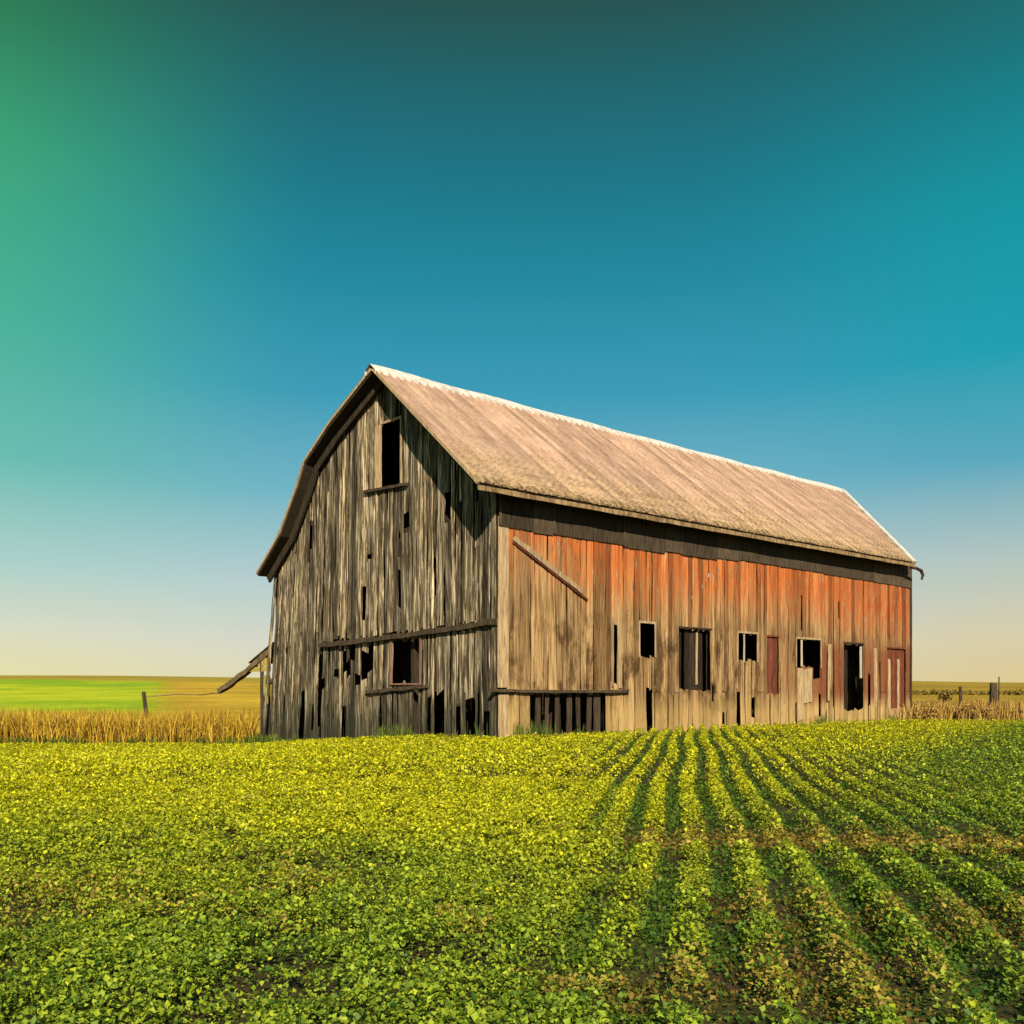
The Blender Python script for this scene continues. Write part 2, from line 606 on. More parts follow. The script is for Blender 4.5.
# --- front gable
G_OPEN = [(4.90, 6.06, 8.42, 10.68),           # loft opening
          (3.82, 5.38, 1.66, 3.18),            # stable window
          ]
rag = []                                        # torn away pieces: (s0, s1, w0, w1)
for k in range(26):
    s = random.uniform(6.4, 9.6); a = random.uniform(1.45, 2.9)
    rag.append((s, s + random.uniform(.10, .30), a, a + random.uniform(.25, .8)))
for a, b, c, d in ((2.55, 3.1, -.9, 1.35), (3.25, 3.42, -.9, 1.3), (.95, 1.45, -.9, 1.2), (0.3, .62, -.9, .85), (1.7, 1.95, -.9, .9), (3.95, 4.2, -.9, 1.5), (8.2, 8.4, -.9, .9), (10.9, 11.1, -.9, 1.4), (9.85, 10.0, 0, 2.9), (6.0, 6.14, -.9, 1.2)):
    rag.append((a, b, c, d))
for k in range(30):
    s = random.uniform(.6, 12.5); a = random.uniform(3.8, 7.5)
    rag.append((s, s + random.uniform(.04, .10), a, a + random.uniform(.2, 1.3)))
holes = G_OPEN + rag
mb = MB()
cs = cuts(0.02, 13.55, .20, .44, [e for o in G_OPEN for e in o[:2]] + [e for o in rag[26:36] for e in o[:2]])
for a, b in zip(cs, cs[1:]):
    c = (a + b) / 2
    top = prof(c)
    hs = [(o[2], o[3]) for o in holes if o[0] < c < o[1]]
    # the beam line splits the cladding into an upper and a lower course
    if c < 9.8:
        hs.append((3.40 - .035 * c + .06, 3.44 - .035 * c + .08))
    gap = min(random.choice((.01, .03, .05, .07, .10, .14)), (b - a) * .4)
    rb = random.random()
    for lo, hi, cl, ch in spans(BASE, top, hs):
        full = abs(hi - top) < 1e-6
        board(mb, g_map, a + gap / 2, b - gap / 2, lo, hi, (lambda s: prof(min(max(s, 0), 13.5)) - .02) if full else None,
              random.uniform(-.018, .022), .03, min(1, max(0, rb + random.uniform(-.12, .12))), .027, .12 if cl else 0, .10 if ch and not full else 0,
              random.choice((0, 0, 0, .05, .09)) if lo < 0 else 0)
    # narrow battens over most joints, paler, many of them split or slipped
    if a < 13.2 and random.random() < .60 and all(not (o[0] - .03 < a < o[1] + .03) for o in G_OPEN):
        t0 = random.choice((BASE, BASE, .6, 3.6, 3.5, random.uniform(3.6, 6)))
        t1 = prof(a) - .03 - random.choice((0, 0, 0, random.uniform(.2, 2.5)))
        hs2 = [(o[2] - .1, o[3] + .1) for o in rag if o[0] - .1 < a < o[1] + .1] + [(3.30 - .035 * a, 3.60 - .035 * a)]
        for lo, hi, cl, ch in spans(t0, t1, hs2):
            board(mb, g_map, a - random.uniform(.018, .035), a + random.uniform(.018, .035), lo, hi, None, .036, .022,
                  random.uniform(.62, 1), .022, .05, .08)
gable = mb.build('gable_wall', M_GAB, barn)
tag(gable, 'bare grey brown board wall with torn planks')

# --- sunlit side wall
S_WIN = [(6.58, 7.42, 2.62, 3.78), (12.40, 13.72, 2.58, 3.66), (16.55, 18.45, 2.42, 3.58)]
S_DOORS = [(8.80, 10.66, 1.42, 3.68), (14.40, 15.22, 1.25, 3.58), (20.40, 22.05, 0.55, 3.50), (24.30, 26.10, 0.60, 3.40)]
S_TROUGH = (1.36, 4.86, -.9, 1.33)
S_OPEN = S_WIN + S_DOORS + [S_TROUGH]
srag = [(5.12, 5.46, 1.70, 3.72), (6.98, 7.26, -.9, 1.5), (12.35, 12.62, -.9, 1.45), (13.35, 13.55, .3, 1.2), (18.95, 19.1, .9, 3.4), (22.5, 22.7, .7, 2.2), (16.5, 16.62, -.9, .9),
        (18.3, 18.52, .3, 1.3), (8.4, 8.5, -.9, 1.3), (19.9, 20.0, 4.6, 5.3), (23.6, 23.7, 1.0, 2.8), (16.9, 17.05, 4.0, 5.4), (10.75, 10.9, 1.0, 1.6), (17.85, 18.45, 1.95, 2.42), (19.4, 19.55, .7, 2.3)]
for k in range(20):
    s = random.uniform(5.8, 26); a = random.choice((BASE, BASE, random.uniform(.6, 1.6)))
    if all(not (o[0] - .2 < s < o[1] + .2) for o in S_OPEN):
        srag.append((s, s + random.uniform(.06, .16), a, random.uniform(.5, 1.0) + max(a, 0)))
sh = S_OPEN + srag
mb = MB()
cs = cuts(0.40, L - .05, .20, .42, [e for o in sh for e in o[:2]])
for a, b in zip(cs, cs[1:]):
    c = (a + b) / 2
    hs = [(o[2] + random.uniform(-.03, .03), o[3]) for o in sh if o[0] < c < o[1]]
    gap = random.choice((.008, .015, .028, .045, .075))
    rb = random.random()
    for lo, hi, cl, ch in spans(BASE, 7.62, hs):
        sp = 1.36 + random.uniform(-.02, .02)
        pieces = [(lo, hi)]
        if lo < sp - .2 and hi > sp + .2 and (c < 5.9 or random.random() < .25):
            pieces = [(lo, sp - .01), (sp + .01, hi)]
        for l2, h2 in pieces:
            board(mb, s_map, a + gap / 2, b - gap / 2, l2, h2, None, random.uniform(-.010, .014), .03,
                  min(1, max(0, rb + random.uniform(-.12, .12))), .017, .08 if cl else 0, .07 if ch and h2 < 7 else 0,
                  random.choice((0, 0, .03, .06)) if l2 < 0 else 0)
    if random.random() < .30 and all(not (o[0] - .1 < a < o[1] + .1) for o in sh):
        board(mb, s_map, a - .028, a + .028, random.choice((BASE, 1.4, 3.4, 4.2)), 6.4, None, .036, .02, random.uniform(.5, 1), .010, .05, .05)
sidewall = mb.build('side_wall', M_SIDE, barn)
tag(sidewall, 'sunlit side wall, red paint worn to bare tan boards below')

# --- rear walls, simple boarding, and the dim inside
mb = MB()
for a, b in zip(*(lambda q: (q, q[1:]))(cuts(0.1, L - .1, .3, .5, []))):
    board(mb, lambda s, wz, d: (s, WD + d, wz), a - .03, b + .03, BASE, 6.16, None, random.choice((0, .035, .07)), .03)
mb.build('rear_wall', M_GAB, barn)
mb = MB()
for a, b in zip(*(lambda q: (q, q[1:]))(cuts(0.05, 13.5, .3, .5, []))):
    c = (a + b) / 2
    board(mb, lambda s, wz, d: (L + d, s, wz), a - .03, b + .03, BASE, prof(c), (lambda s: prof(min(max(s, 0), 13.5)) - .02), random.choice((0, .035, .07)), .03)
mb.build('far_gable_wall', M_GAB, barn)
mb = MB()
for u in (0.35, 5.2, 11.4, 16.0, 19.6, 23.2, L - .3):
    for v in (.22, 4.6, 9.3, 13.3):
        mb.box(u - .1, u + .1, v - .1, v + .1, BASE, min(prof(v), 7.5) - .1)
for u in np.arange(.4, L, 2.4):
    mb.beam((u, .2, 7.3), (u, 13.3, 6.2), .15, .22)
# hay loft deck and inner partition boards
mb.box(.4, L - .4, .3, 13.2, 3.95, 4.02)
for k in range(34):
    u = .6 + k * .75
    mb.box(u, u + .7, 5.0, 5.04, BASE, 3.94)
for k in range(16):
    mb.box(3.0, 3.03, .3 + k * .8, 1.06 + k * .8, BASE, 3.94)
    mb.box(2.2, 2.23, .3 + k * .8, 1.06 + k * .8, 4.03, 7.5)
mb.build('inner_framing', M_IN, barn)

# --- roof
RID_N, RID_F = -0.62, 30.6


EAVE_F = 25.75


def u_far(v):                                    # the ridge runs out further than the eaves (hay hood)
    q = max(0.0, 1 - abs(v - 5.75) / 6.2) if v > 5.75 else max(0.0, (v + .62) / 6.37)
    return EAVE_F + (RID_F - EAVE_F) * q


def u_near(v):
    return RID_N - .70 * max(0.0, min(1.0, (5.75 - v) / 6.37))


def roof_pt(q, u, lift):
    """q: index along PROF in 0..7 (float); returns local point lifted along the slope normal"""
    i = min(int(q), len(PROF) - 2)
    (a, b), (c, d) = PROF[i], PROF[i + 1]
    f = q - i
    v, z = a + (c - a) * f, b + (d - b) * f
    nrm = Vector((-(d - b), (c - a))).normalized()
    return v + nrm.x * lift, z + nrm.y * lift


mb = MB()
# decking
TH = .10
for i in range(len(PROF) - 1):
    if i == 0:
        pass
    (a, b), (c, d) = PROF[i], PROF[i + 1]
    m_ = 5
    for k in range(m_):
        f0, f1 = i + k / m_, i + (k + 1) / m_
        p0l, p1l = roof_pt(f0, 0, .0), roof_pt(f1 - 1e-6, 0, .0)
        p0h, p1h = roof_pt(f0, 0, TH), roof_pt(f1 - 1e-6, 0, TH)
        # near and far edges
        vs = []
        for (v, z) in (p0l, p1l, p1h, p0h):
            vs.append((u_near(v), v, z))
        for (v, z) in (p0l, p1l, p1h, p0h):
            vs.append((u_far(v), v, z))
        mb.hexa(vs, .5)
deck = mb.build('roof', M_SOFFIT, barn)
tag(deck, 'rusty rose tin roof, long slope over the side wall')


# ribbed sheets: each strip (along u) runs from eave to ridge in laps
def sheets(q0, q1, right):
    mb = MB()
    u = RID_N - .8
    k = 0
    while u < RID_F:
        wd = .33
        rb = random.random()
        n = 12
        laps = sorted(random.uniform(.22, .3) * j for j in (1, 2, 3))
        lo_off = random.uniform(-.06, .05)
        for r0, r1 in ((0, 1),):
            cols = []
            for (cu, lf) in ((0, .112), (.25, .112), (.27, .175), (.305, .175), (.33, .112)):
                col = []
                for j in range(n + 1):
                    f = j / n
                    q = q0 + (q1 - q0) * f
                    if f == 0:
                        q += lo_off * .1
                    lap = .012 * sum(1 for l in laps if f < l)
                    v, z = roof_pt(min(q, q1 - 1e-5), 0, lf + lap + .006 * math.sin(k * 1.7 + j * .8))
                    uu = u + cu + .012 * math.sin(j * .9 + k)
                    uu = min(max(uu, u_near(v) - .02), u_far(v))
                    col.append((uu, v, z))
                cols.append(col)
            vs = [p for col in cols for p in col]
            fs = []
            for a in range(len(cols) - 1):
                for j in range(n):
                    fs.append((a * (n + 1) + j, (a + 1) * (n + 1) + j, (a + 1) * (n + 1) + j + 1, a * (n + 1) + j + 1))
            if vs[0][0] < RID_F:
                mb.add(vs, fs, rb)
        u += wd
        k += 1
    return mb


s1 = sheets(0.0, 2.0, True).build('roof_sheets', M_ROOF, deck)
s2 = sheets(2.0, 7.0, False).build('roof_sheets', M_ROOF, deck)
# ridge cap
mb = MB()
prev = None
n = 60
vs, fs = [], []
for i in range(n + 1):
    u = RID_N - .1 + (RID_F + .1 - RID_N) * i / n
    dz = .02 * math.sin(i * .7) + random.uniform(-.008, .008) - .05 * math.sin(math.pi * i / n)
    for (dv, z) in ((-.305, 12.17), (-.30, 12.33), (0, 12.59), (.30, 12.40), (.305, 12.26)):
        vs.append((u, 5.75 + dv, z + dz))
for i in range(n):
    for k in range(4):
        fs.append((i * 5 + k, i * 5 + k + 1, (i + 1) * 5 + k + 1, (i + 1) * 5 + k))
mb.add(vs, fs, .8)
mb.build('ridge_cap', M_CAP, deck)


# verge trims along the slopes, thin pale tin edge on the sky side, rafters under the overhang
def verge(ufn, sgn, q0, q1, m, name, inw=.02):
    mb = MB()
    n = int((q1 - q0) * 5)
    pts = []
    for j in range(n + 1):
        q = q0 + (q1 - q0) * j / n
        i = min(int(q + 1e-9), len(PROF) - 2)
        lo = roof_pt(min(q, q1 - 1e-5), 0, .075)
        hi = roof_pt(min(q, q1 - 1e-5), 0, .175 if inw < .1 else .23)
        u = ufn(lo[0])
        pts.append([(u + sgn * .045, lo[0], lo[1]), (u + sgn * .045, hi[0], hi[1]), (u - sgn * inw, hi[0], hi[1]), (u - sgn * inw, lo[0], lo[1])])
    vs = [p for q in pts for p in q]
    fs = [(0, 1, 2, 3), tuple(n * 4 + k for k in (3, 2, 1, 0))]
    for j in range(n):
        for k in range(4):
            fs.append((j * 4 + k, (j + 1) * 4 + k, (j + 1) * 4 + (k + 1) % 4, j * 4 + (k + 1) % 4))
    mb.add(vs, fs, .7)
    return mb.build(name, m, deck)


verge(u_near, -1, 0.0, 2.0, M_TRIM, 'verge_board')
verge(u_near, -1, 2.0, 7.0, M_TRIM, 'verge_board')
verge(u_far, 1, 0.0, 2.0, M_CAP, 'verge_board', .36)
verge(u_far, 1, 2.0, 7.0, M_CAP, 'verge_board')
# rafters at the overhang
for q0, q1 in ((0.1, 2.0), (2.0, 7.0)):
    mb = MB()
    n = int((q1 - q0) * 4)
    dp = .15 if q0 < 1 else .30
    for j in range(n):
        qa, qb = q0 + (q1 - q0) * j / n, q0 + (q1 - q0) * (j + 1) / n - 1e-5
        a, b = roof_pt(qa, 0, -.01 - dp / 2), roof_pt(qb, 0, -.01 - dp / 2)
        mb.beam((-.20, a[0], a[1]), (-.20, b[0], b[1]), .09, dp, .4, 1, .004)
    mb.build('rafter', M_SOFFIT, deck)
# broken edge of old shingles along the lit eave
mb = MB()
u = RID_N - .70
while u < EAVE_F - .1:
    wd = random.uniform(.10, .28)
    for row in range(3):
        q = .02 + row * .11 + random.uniform(-.05, .04)
        a = roof_pt(max(q - .10 - random.uniform(0, .10), 0), 0, .15 + .012 * row)
        b = roof_pt(q + .16, 0, .165 + .012 * row)
        if random.random() < .80:
            o = random.uniform(-.05, .05)
            e = random.uniform(-.02, .03) if row == 0 else 0
            mb.hexa([(u + o, a[0] - e, a[1] - e * .8), (u + wd + o, a[0] - e, a[1] - e * .8 + random.uniform(-.02, .02)), (u + wd + o, b[0], b[1]), (u + o, b[0], b[1]),
                     (u + o, a[0] - e, a[1] - e * .8 + .03), (u + wd + o, a[0] - e, a[1] - e * .8 + .035), (u + wd + o, b[0], b[1] + .015), (u + o, b[0], b[1] + .015)], random.random())
    u += wd
M_SHING = wood_plain('lichen brown shingles', (0.13, 0.08, 0.038), (0.34, 0.23, 0.11), .5, 8)
mb.build('eave_shingles', M_SHING, deck)
mb = MB()
mb.beam((RID_N - .69, -.66, 7.31), (EAVE_F, -.66, 7.33), .05, .14, .5, 40, .014)
mb.build('eave_board', M_SHING, deck)
mb = MB()
mb.tube([(25.5, -.60, 7.22), (25.95, -.64, 7.22), (26.35, -.68, 7.14), (26.5, -.70, 6.92), (26.38, -.70, 6.72)], [.07, .075, .08, .07, .05], 8, .3, .1)
mb.build('gutter_spout', M_IRON, barn)

# --- dark frieze boards under the lit eave, their dark tone also lengthens its shadow
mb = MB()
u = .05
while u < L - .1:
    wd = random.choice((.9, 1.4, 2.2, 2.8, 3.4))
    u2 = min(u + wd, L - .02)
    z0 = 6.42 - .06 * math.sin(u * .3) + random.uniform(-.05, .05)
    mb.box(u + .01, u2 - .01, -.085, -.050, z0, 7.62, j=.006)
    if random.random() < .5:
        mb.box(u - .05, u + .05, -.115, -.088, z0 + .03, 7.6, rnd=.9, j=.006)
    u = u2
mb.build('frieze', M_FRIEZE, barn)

# --- corner boards
mb = MB()
for lo, hi in ((BASE, 1.30), (1.50, 6.70)):
    board(mb, s_map, .02, .40, lo, hi, None, .02, .045, .75, .012, .02, .05)
mb.build('corner_board', M_TRIM, barn)
mb = MB()
board(mb, s_map, L - .14, L + .02, BASE, 7.5, None, .03, .045, .1, .008)
mb.build('corner_board', M_BEAM, barn)
mb = MB()
board(mb, lambda s, wz, d: (-d - .03, s, wz), .0, .17, BASE, 7.8, None, 0, .05, .4, .012)
mb.build('corner_board', M_GAB, barn)

# --- ledges, brace
mb = MB()
mb.beam((-.11, -.06, 3.50), (-.11, 9.9, 3.12), .16, .17, .25, 30, .02, .05)
mb.build('ledge_beam', M_BEAM, barn)
mb = MB()
mb.beam((-.09, 3.3, 1.55), (-.09, 6.9, 1.36), .12, .11, .3, 12, .02)
mb.build('ledge_beam', M_BEAM, barn)
mb = MB()
mb.beam((-.35, -.11, 1.42), (5.9, -.11, 1.40), .15, .09, .4, 20, .012, .03)
mb.build('ledge_beam', M_BEAM, barn)
mb = MB()
mb.beam((.62, -.09, 6.10), (3.7, -.09, 4.64), .05, .16, .35, 10, .012)
br = mb.build('diagonal_brace', M_TRIM, barn)
mb = MB()
mb.beam((.60, -.075, 5.96), (3.9, -.075, 4.40), .07, .06, .1, 10, .012)
mb.build('brace_edge', M_RUST, br)


def window(name, o, m, fmap, post=None, sill=True, fw=.04, pm=None):
    a, b, c, d = o
    mb = MB()
    board(mb, fmap, a - fw, a + .015, c - .04, d + .05, None, .034, .035, .8, .006, .02, .03)
    board(mb, fmap, b - .015, b + fw, c - .04, d + .05, None, .034, .035, .6, .006, .02, .03)
    board(mb, fmap, a + .02, b - .02, d - .01, d + .07, None, .034, .03, .7, .006)
    f = mb.build(name, m, barn)
    if sill:
        mb = MB()
        board(mb, fmap, a - .06, b + .06, c - .05, c + .0, None, .034, .05, .8, .01)
        mb.build('sill', m, f)
    if post:
        mb = MB()
        board(mb, fmap, post - .045, post + .045, c - .05, d - .02, None, .0, .03, .8, .01)
        mb.build('post', pm or M_PALE, f)
    return f


lw = window('loft_window', G_OPEN[0], M_TRIM, g_map, None, False, .06)
mb = MB()
board(mb, g_map, 6.10, 6.36, 8.42, 10.66, None, .075, .035, .95, .008)
mb.build('shutter', M_TRIM, lw)
mb = MB()
mb.beam((-.10, 4.45, 8.36), (-.10, 7.0, 8.46), .12, .10, .2, 8, .012)
mb.build('sill', M_BEAM, lw)
window('stable_window', G_OPEN[1], wood_plain('reddish old frame', (0.09, 0.04, 0.03), (0.26, 0.15, 0.11)), g_map, None, True, .08)
window('window', S_WIN[0], M_TRIM, s_map)
window('window', S_WIN[1], M_TRIM, s_map, 12.86)
window('window', S_WIN[2], M_TRIM, s_map, 16.98)

# doors: dark set-back planks with a pale strip
def door(o, m, depth, cover, strip=None, sm=None, hb=None):
    a, b, c, d = o
    mb = MB()
    q = cuts(a, b, .18, .3, [])
    for x0, x1 in zip(q, q[1:]):
        if random.random() < cover:
            board(mb, s_map, x0 + .006, x1 - .006, c - random.uniform(.0, .2), d - random.uniform(0, .06), None, -depth, .03, random.random(), .012, .12, .04)
    board(mb, s_map, a - .06, b + .06, d, d + .07, None, .032, .035, .9, .008)
    o_ = mb.build('door', m, barn)
    if strip:
        for st in strip:
            mb = MB()
            board(mb, s_map, st[0], st[1], st[2], st[3], None, st[4], .03, .9, .012, .04, .04)
            mb.build('strip', sm or M_PALE, o_)
    return o_


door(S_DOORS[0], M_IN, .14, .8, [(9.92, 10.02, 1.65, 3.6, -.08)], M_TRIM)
door(S_DOORS[1], M_RUST, .03, .9)
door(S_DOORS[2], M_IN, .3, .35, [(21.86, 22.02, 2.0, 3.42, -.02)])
door(S_DOORS[3], M_RUST, .05, .85, [(24.42, 24.62, .5, 2.9, .0), (25.32, 25.52, .5, 2.9, .0)], M_TRIM)
# hanging boards and patches around the openings
mb = MB()
board(mb, s_map, 16.60, 17.05, .2, 2.40, None, .05, .03, .95, .02, .1, .06)
mb.build('loose_board', M_TRIM, barn)
mb = MB()
board(mb, s_map, 17.10, 17.7, .9, 2.35, None, .045, .03, .85, .02, .1, .12)
mb.build('loose_board', M_TRIM, barn)
mb = MB()
board(mb, s_map, 19.0, 19.25, 1.0, 3.45, None, .045, .03, .9, .015, .1, .05)
mb.build('loose_board', M_TRIM, barn)
mb = MB()
board(mb, s_map, 23.0, 23.28, .6, 3.35, None, .045, .03, .8, .02, .1, .1)
mb.build('loose_board', M_TRIM, barn)
mb = MB()
for s, t in ((1.6, .5), (2.1, .8), (2.55, .6), (3.02, .9), (3.5, .4), (3.95, .7), (4.4, .95)):
    board(mb, s_map, s + random.uniform(-.08, .08), s + random.uniform(.14, .28), BASE, 1.34, None, -.06, .03, t * .6, .02, 0, .1)
mb.build('slatted_hatch', M_FRIEZE, barn)
mb = MB()
board(mb, s_map, 5.10, 5.24, 1.55, 3.86, None, .04, .04, .3, .02)
mb.build('loose_board', M_TRIM, barn)
mb = MB()
board(mb, s_map, 5.46, 5.62, 1.50, 3.80, None, .04, .03, .7, .02)
mb.build('loose_board', M_TRIM, barn)

# ------------------------------------------------------------------ ruined lean-to behind the gable's far corner
def wpt(u, v, z):
    p = BC + BU * u + BV * v
    return (p[0], p[1], z)


lt = empty('lean_to', wpt(.4, 14.4, -.7), BANG)
tag(lt, 'ruined lean-to with a sloping pole roof against the far left corner of the barn', 'lean-to')
M_GRN = wood_plain('pale green panel', (0.16, 0.19, 0.03), (0.34, 0.36, 0.07), .2)  # pale green colour of the lean-to panel
M_YEL = wood_plain('yellowed planks', (0.20, 0.14, 0.03), (0.42, 0.32, 0.08), .3)
mb = MB()
mb.beam((0, -.3, 4.05), (0, 4.9, 2.08), .2, .22, .5, 10, .025, .12)
mb.build('rafter', M_OLD, lt)
mb = MB()
mb.beam((1.8, -.3, 4.0), (1.9, 4.3, 2.3), .14, .14, .3, 8, .02, .08)
mb.build('rafter', M_OLD, lt)
mb = MB()
for k in range(7):
    v = -.2 + k * .30
    z = 4.05 - (v + .3) * .379
    mb.hexa([(-.15, v, z + .06), (2.2, v, z + .06), (2.2, v + .28, z - .05), (-.15, v + .28, z - .05),
             (-.15, v, z + .10), (2.2, v, z + .10), (2.2, v + .28, z - .01), (-.15, v + .28, z - .01)], random.random())
mb.build('roof_boards', M_BEAM, lt)
mb = MB()
for k, (v, z0, z1) in enumerate(((0.25, 0, 1.9), (.43, 0, 1.6), (.62, -.2, 1.8), (.80, -.2, 3.0))):
    board(mb, lambda s, wz, d: (-d, s, wz), v, v + .16, z0, z1, None, 0, .03, .3, .01, .05, .1)
mb.build('wall_boards', M_BEAM, lt)
mb = MB()
board(mb, lambda s, wz, d: (-d, s, wz), .25, .78, 1.9, 2.75, None, .01, .03, .8, .01, .05, .05)
mb.build('shutter', M_GRN, lt)
mb = MB()
board(mb, lambda s, wz, d: (-d, s, wz), .2, 2.1, 2.92, 3.12, None, .01, .03, .8, .01)
board(mb, lambda s, wz, d: (-d, s, wz), .2, 1.25, 3.14, 3.48, None, .01, .03, .8, .01)
mb.build('gable_board', M_YEL, lt)
mb = MB()
mb.tube([(0, .98, -.3), (0.02, .99, 1.5), (0, 1.0, 3.5)], [.08, .075, .07], 7, .2, .06)
mb.build('post', M_BEAM, lt)

# ------------------------------------------------------------------ plants: leaf and blade meshes
def in_barn(x, y, pad=0.0):
    u = (x - BC[0]) * BU[0] + (y - BC[1]) * BU[1]
    v = (x - BC[0]) * BV[0] + (y - BC[1]) * BV[1]
    return (u > -pad) & (u < L + pad) & (v > -pad) & (v < 14.6 + pad)


def behind_front(x, y):
    u = (x - BC[0]) * BU[0] + (y - BC[1]) * BU[1]
    v = (x - BC[0]) * BV[0] + (y - BC[1]) * BV[1]
    return (u > -0.05) & (v > -0.05)


ROW = 0.43
RDIR = 0.178


def crop_field(x, y):
    """density, canopy height, lime, dry for each point"""
    r = x - RDIR * y + .05 * np.sin(y * .5)
    thr = -.15 - .095 * np.clip(y - 4, 0, 18)
    rowf = sstep(thr - .8, thr + .4, r + .8 * (fnoise(x, y, .5, 5) - .5))
    ph = (r / ROW) % 1.0
    crest = .5 + .5 * np.cos(2 * np.pi * ph)
    n = fnoise(x, y, 1.1, 1)
    big = fnoise(x, y, .22, 9)
    patch = fnoise(x, y, .75, 21)
    clump = vnoise(x, y, 5.5, 61) * .6 + vnoise(x, y, 11.0, 63) * .4
    dens = 1 - rowf * (1 - crest ** 1.1) * .48
    dens = dens * (.22 + .78 * sstep(.38, .54, clump)) * (.55 + .45 * sstep(.32, .46, fnoise(x, y, 2.3, 71)))
    dens = dens * np.where(n < .30, .35, 1)
    h = (.04 + .10 * n + .03 * big + .07 * clump) * (1 - rowf) + rowf * (.02 + (.17 + .11 * sstep(12, 24, y)) * crest ** 1.3 * (.4 + .5 * n + .4 * clump))
    # dry strip crossing the rows
    cy = 9.7 + .05 * x + .25 * np.sin(x * .9)
    strip = np.exp(-((y - cy) / .60) ** 2) * sstep(.7, 1.8, x)
    dens = np.maximum(dens, .95 * sstep(.25, .7, strip))
    h = h * (1 - .85 * strip)
    lime = .10 + .90 * sstep(5.0, 15.0, y - 0.35 * np.minimum(x, 0) * 0 + 5 * (big - .5) - 2.2 * np.maximum(x - .15 * y, 0))
    lime = np.clip(lime * .95 + .5 * (fnoise(x, y, .5, 31) - .5), 0, 1)
    lime = lime * (1 - rowf * .9 * (1 - sstep(.25, .7, crest)))  # lime kept to the crests, furrow shade put into the leaf colour
    near = 1 - sstep(5.5, 10.5, y)
    dry = np.clip(sstep(.55, .68, patch) * (.2 + .7 * near) * (.45 + .35 * sstep(-6, 2, x)) + strip * 1.2, 0, 1)
    row_shade = rowf * (1 - sstep(.2, .65, crest))  # furrow mask that darkens leaf colour, painting the shade between rows
    return dens, h, lime, dry, row_shade


def make_leaves(n, y0, y1, ln, pad=2.2):
    # area-uniform sampling of the trapezoid seen from the camera, with a margin to each side
    yy = y0 + (y1 - y0) * rng.random(n * 2)
    hw = .56 * yy + pad
    hm = .56 * y1 + pad
    keep = rng.random(n * 2) < hw / hm
    yy, hw = yy[keep][:n], hw[keep][:n]
    xx = (rng.random(len(yy)) * 2 - 1) * hw
    dens, h, lime, dry, row_shade = crop_field(xx, yy)
    left_edge = 37.5 + .8 * fnoise(xx, yy, .4, 4)
    right_edge = 45.5 + 1.2 * fnoise(xx, yy, .4, 6)
    edge = np.where(xx < 0, left_edge, right_edge)
    k = (rng.random(len(yy)) < dens) & ~behind_front(xx, yy) & (yy < edge)
    # right of the barn the field runs past the far corner
    u = (xx - BC[0]) * BU[0] + (yy - BC[1]) * BU[1]
    k |= (rng.random(len(yy)) < dens) & (u > L + .2) & (yy < edge)
    return xx[k], yy[k], h[k], lime[k], dry[k], row_shade[k], np.full(k.sum(), ln)


parts = [make_leaves(760000, 1.2, 8.0, .025, 4.0), make_leaves(720000, 8.0, 16.0, .031, 4.0), make_leaves(1000000, 16.0, 47.0, .047)]
lx, ly, lh, llime, ldry, lrow_shade, lln = [np.concatenate(q) for q in zip(*parts)]
N_ = len(lx)
print('leaves', N_)
lz = ground_z(lx, ly) + lh * (.25 + .75 * np.sqrt(rng.random(N_)))
azm = rng.random(N_) * 2 * np.pi
el = np.radians(rng.normal(22, 28, N_))
L_ = lln * (.5 + 1.25 * rng.random(N_) ** 2)
wd = L_ * (.30 + .18 * rng.random(N_))
dx, dy, dz = np.cos(el) * np.cos(azm), np.cos(el) * np.sin(azm), np.sin(el)
sx, sy = -np.sin(azm), np.cos(azm)
roll = rng.normal(0, .45, N_)
ux, uy, uz = -np.sin(el) * np.cos(azm), -np.sin(el) * np.sin(azm), np.cos(el)
ax, ay, azz = sx * np.cos(roll) + ux * np.sin(roll), sy * np.cos(roll) + uy * np.sin(roll), uz * np.sin(roll)
fold = wd * .35
P0 = np.stack([lx, ly, lz], 1)
D = np.stack([dx, dy, dz], 1)
A = np.stack([ax, ay, azz], 1)
U_ = np.stack([ux, uy, uz], 1)
curl = (rng.random(N_) * .3)[:, None] * L_[:, None]
mid_ = P0 + D * (L_ * .45)[:, None]
tip = P0 + D * L_[:, None] - U_ * curl
V4 = np.stack([P0, mid_ + A * wd[:, None] + U_ * fold[:, None], tip, mid_ - A * wd[:, None] + U_ * fold[:, None]], 1)
base = np.arange(N_) * 4
F = np.stack([base, base + 1, base + 2, base, base + 2, base + 3], 1).ravel()

m_leaf, N = mat('low field crop leaves')
lime = N.attr('lime')
dry = N.attr('dry')
lr = N.attr('lr')
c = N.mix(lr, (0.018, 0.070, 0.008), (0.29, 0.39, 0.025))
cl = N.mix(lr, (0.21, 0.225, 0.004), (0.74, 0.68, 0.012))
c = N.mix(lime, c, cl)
cd_ = N.mix(lr, (0.11, 0.070, 0.012), (0.44, 0.34, 0.05))
c = N.mix(dry, c, cd_)
N.surface(c, .55, spec=.25, trans=.28)
dsel = (rng.random(N_) < ldry * .88).astype(float)
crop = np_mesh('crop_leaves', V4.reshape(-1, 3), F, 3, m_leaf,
               {'lime': np.repeat(np.clip(llime + rng.normal(0, .12, N_), 0, 1), 4), 'dry': np.repeat(dsel, 4), 'lr': np.repeat(rng.random(N_) * (1 - .75 * lrow_shade), 4)})
tag(crop, 'low leafy green crop covering the field in front of the barn', 'crop', kind='stuff')


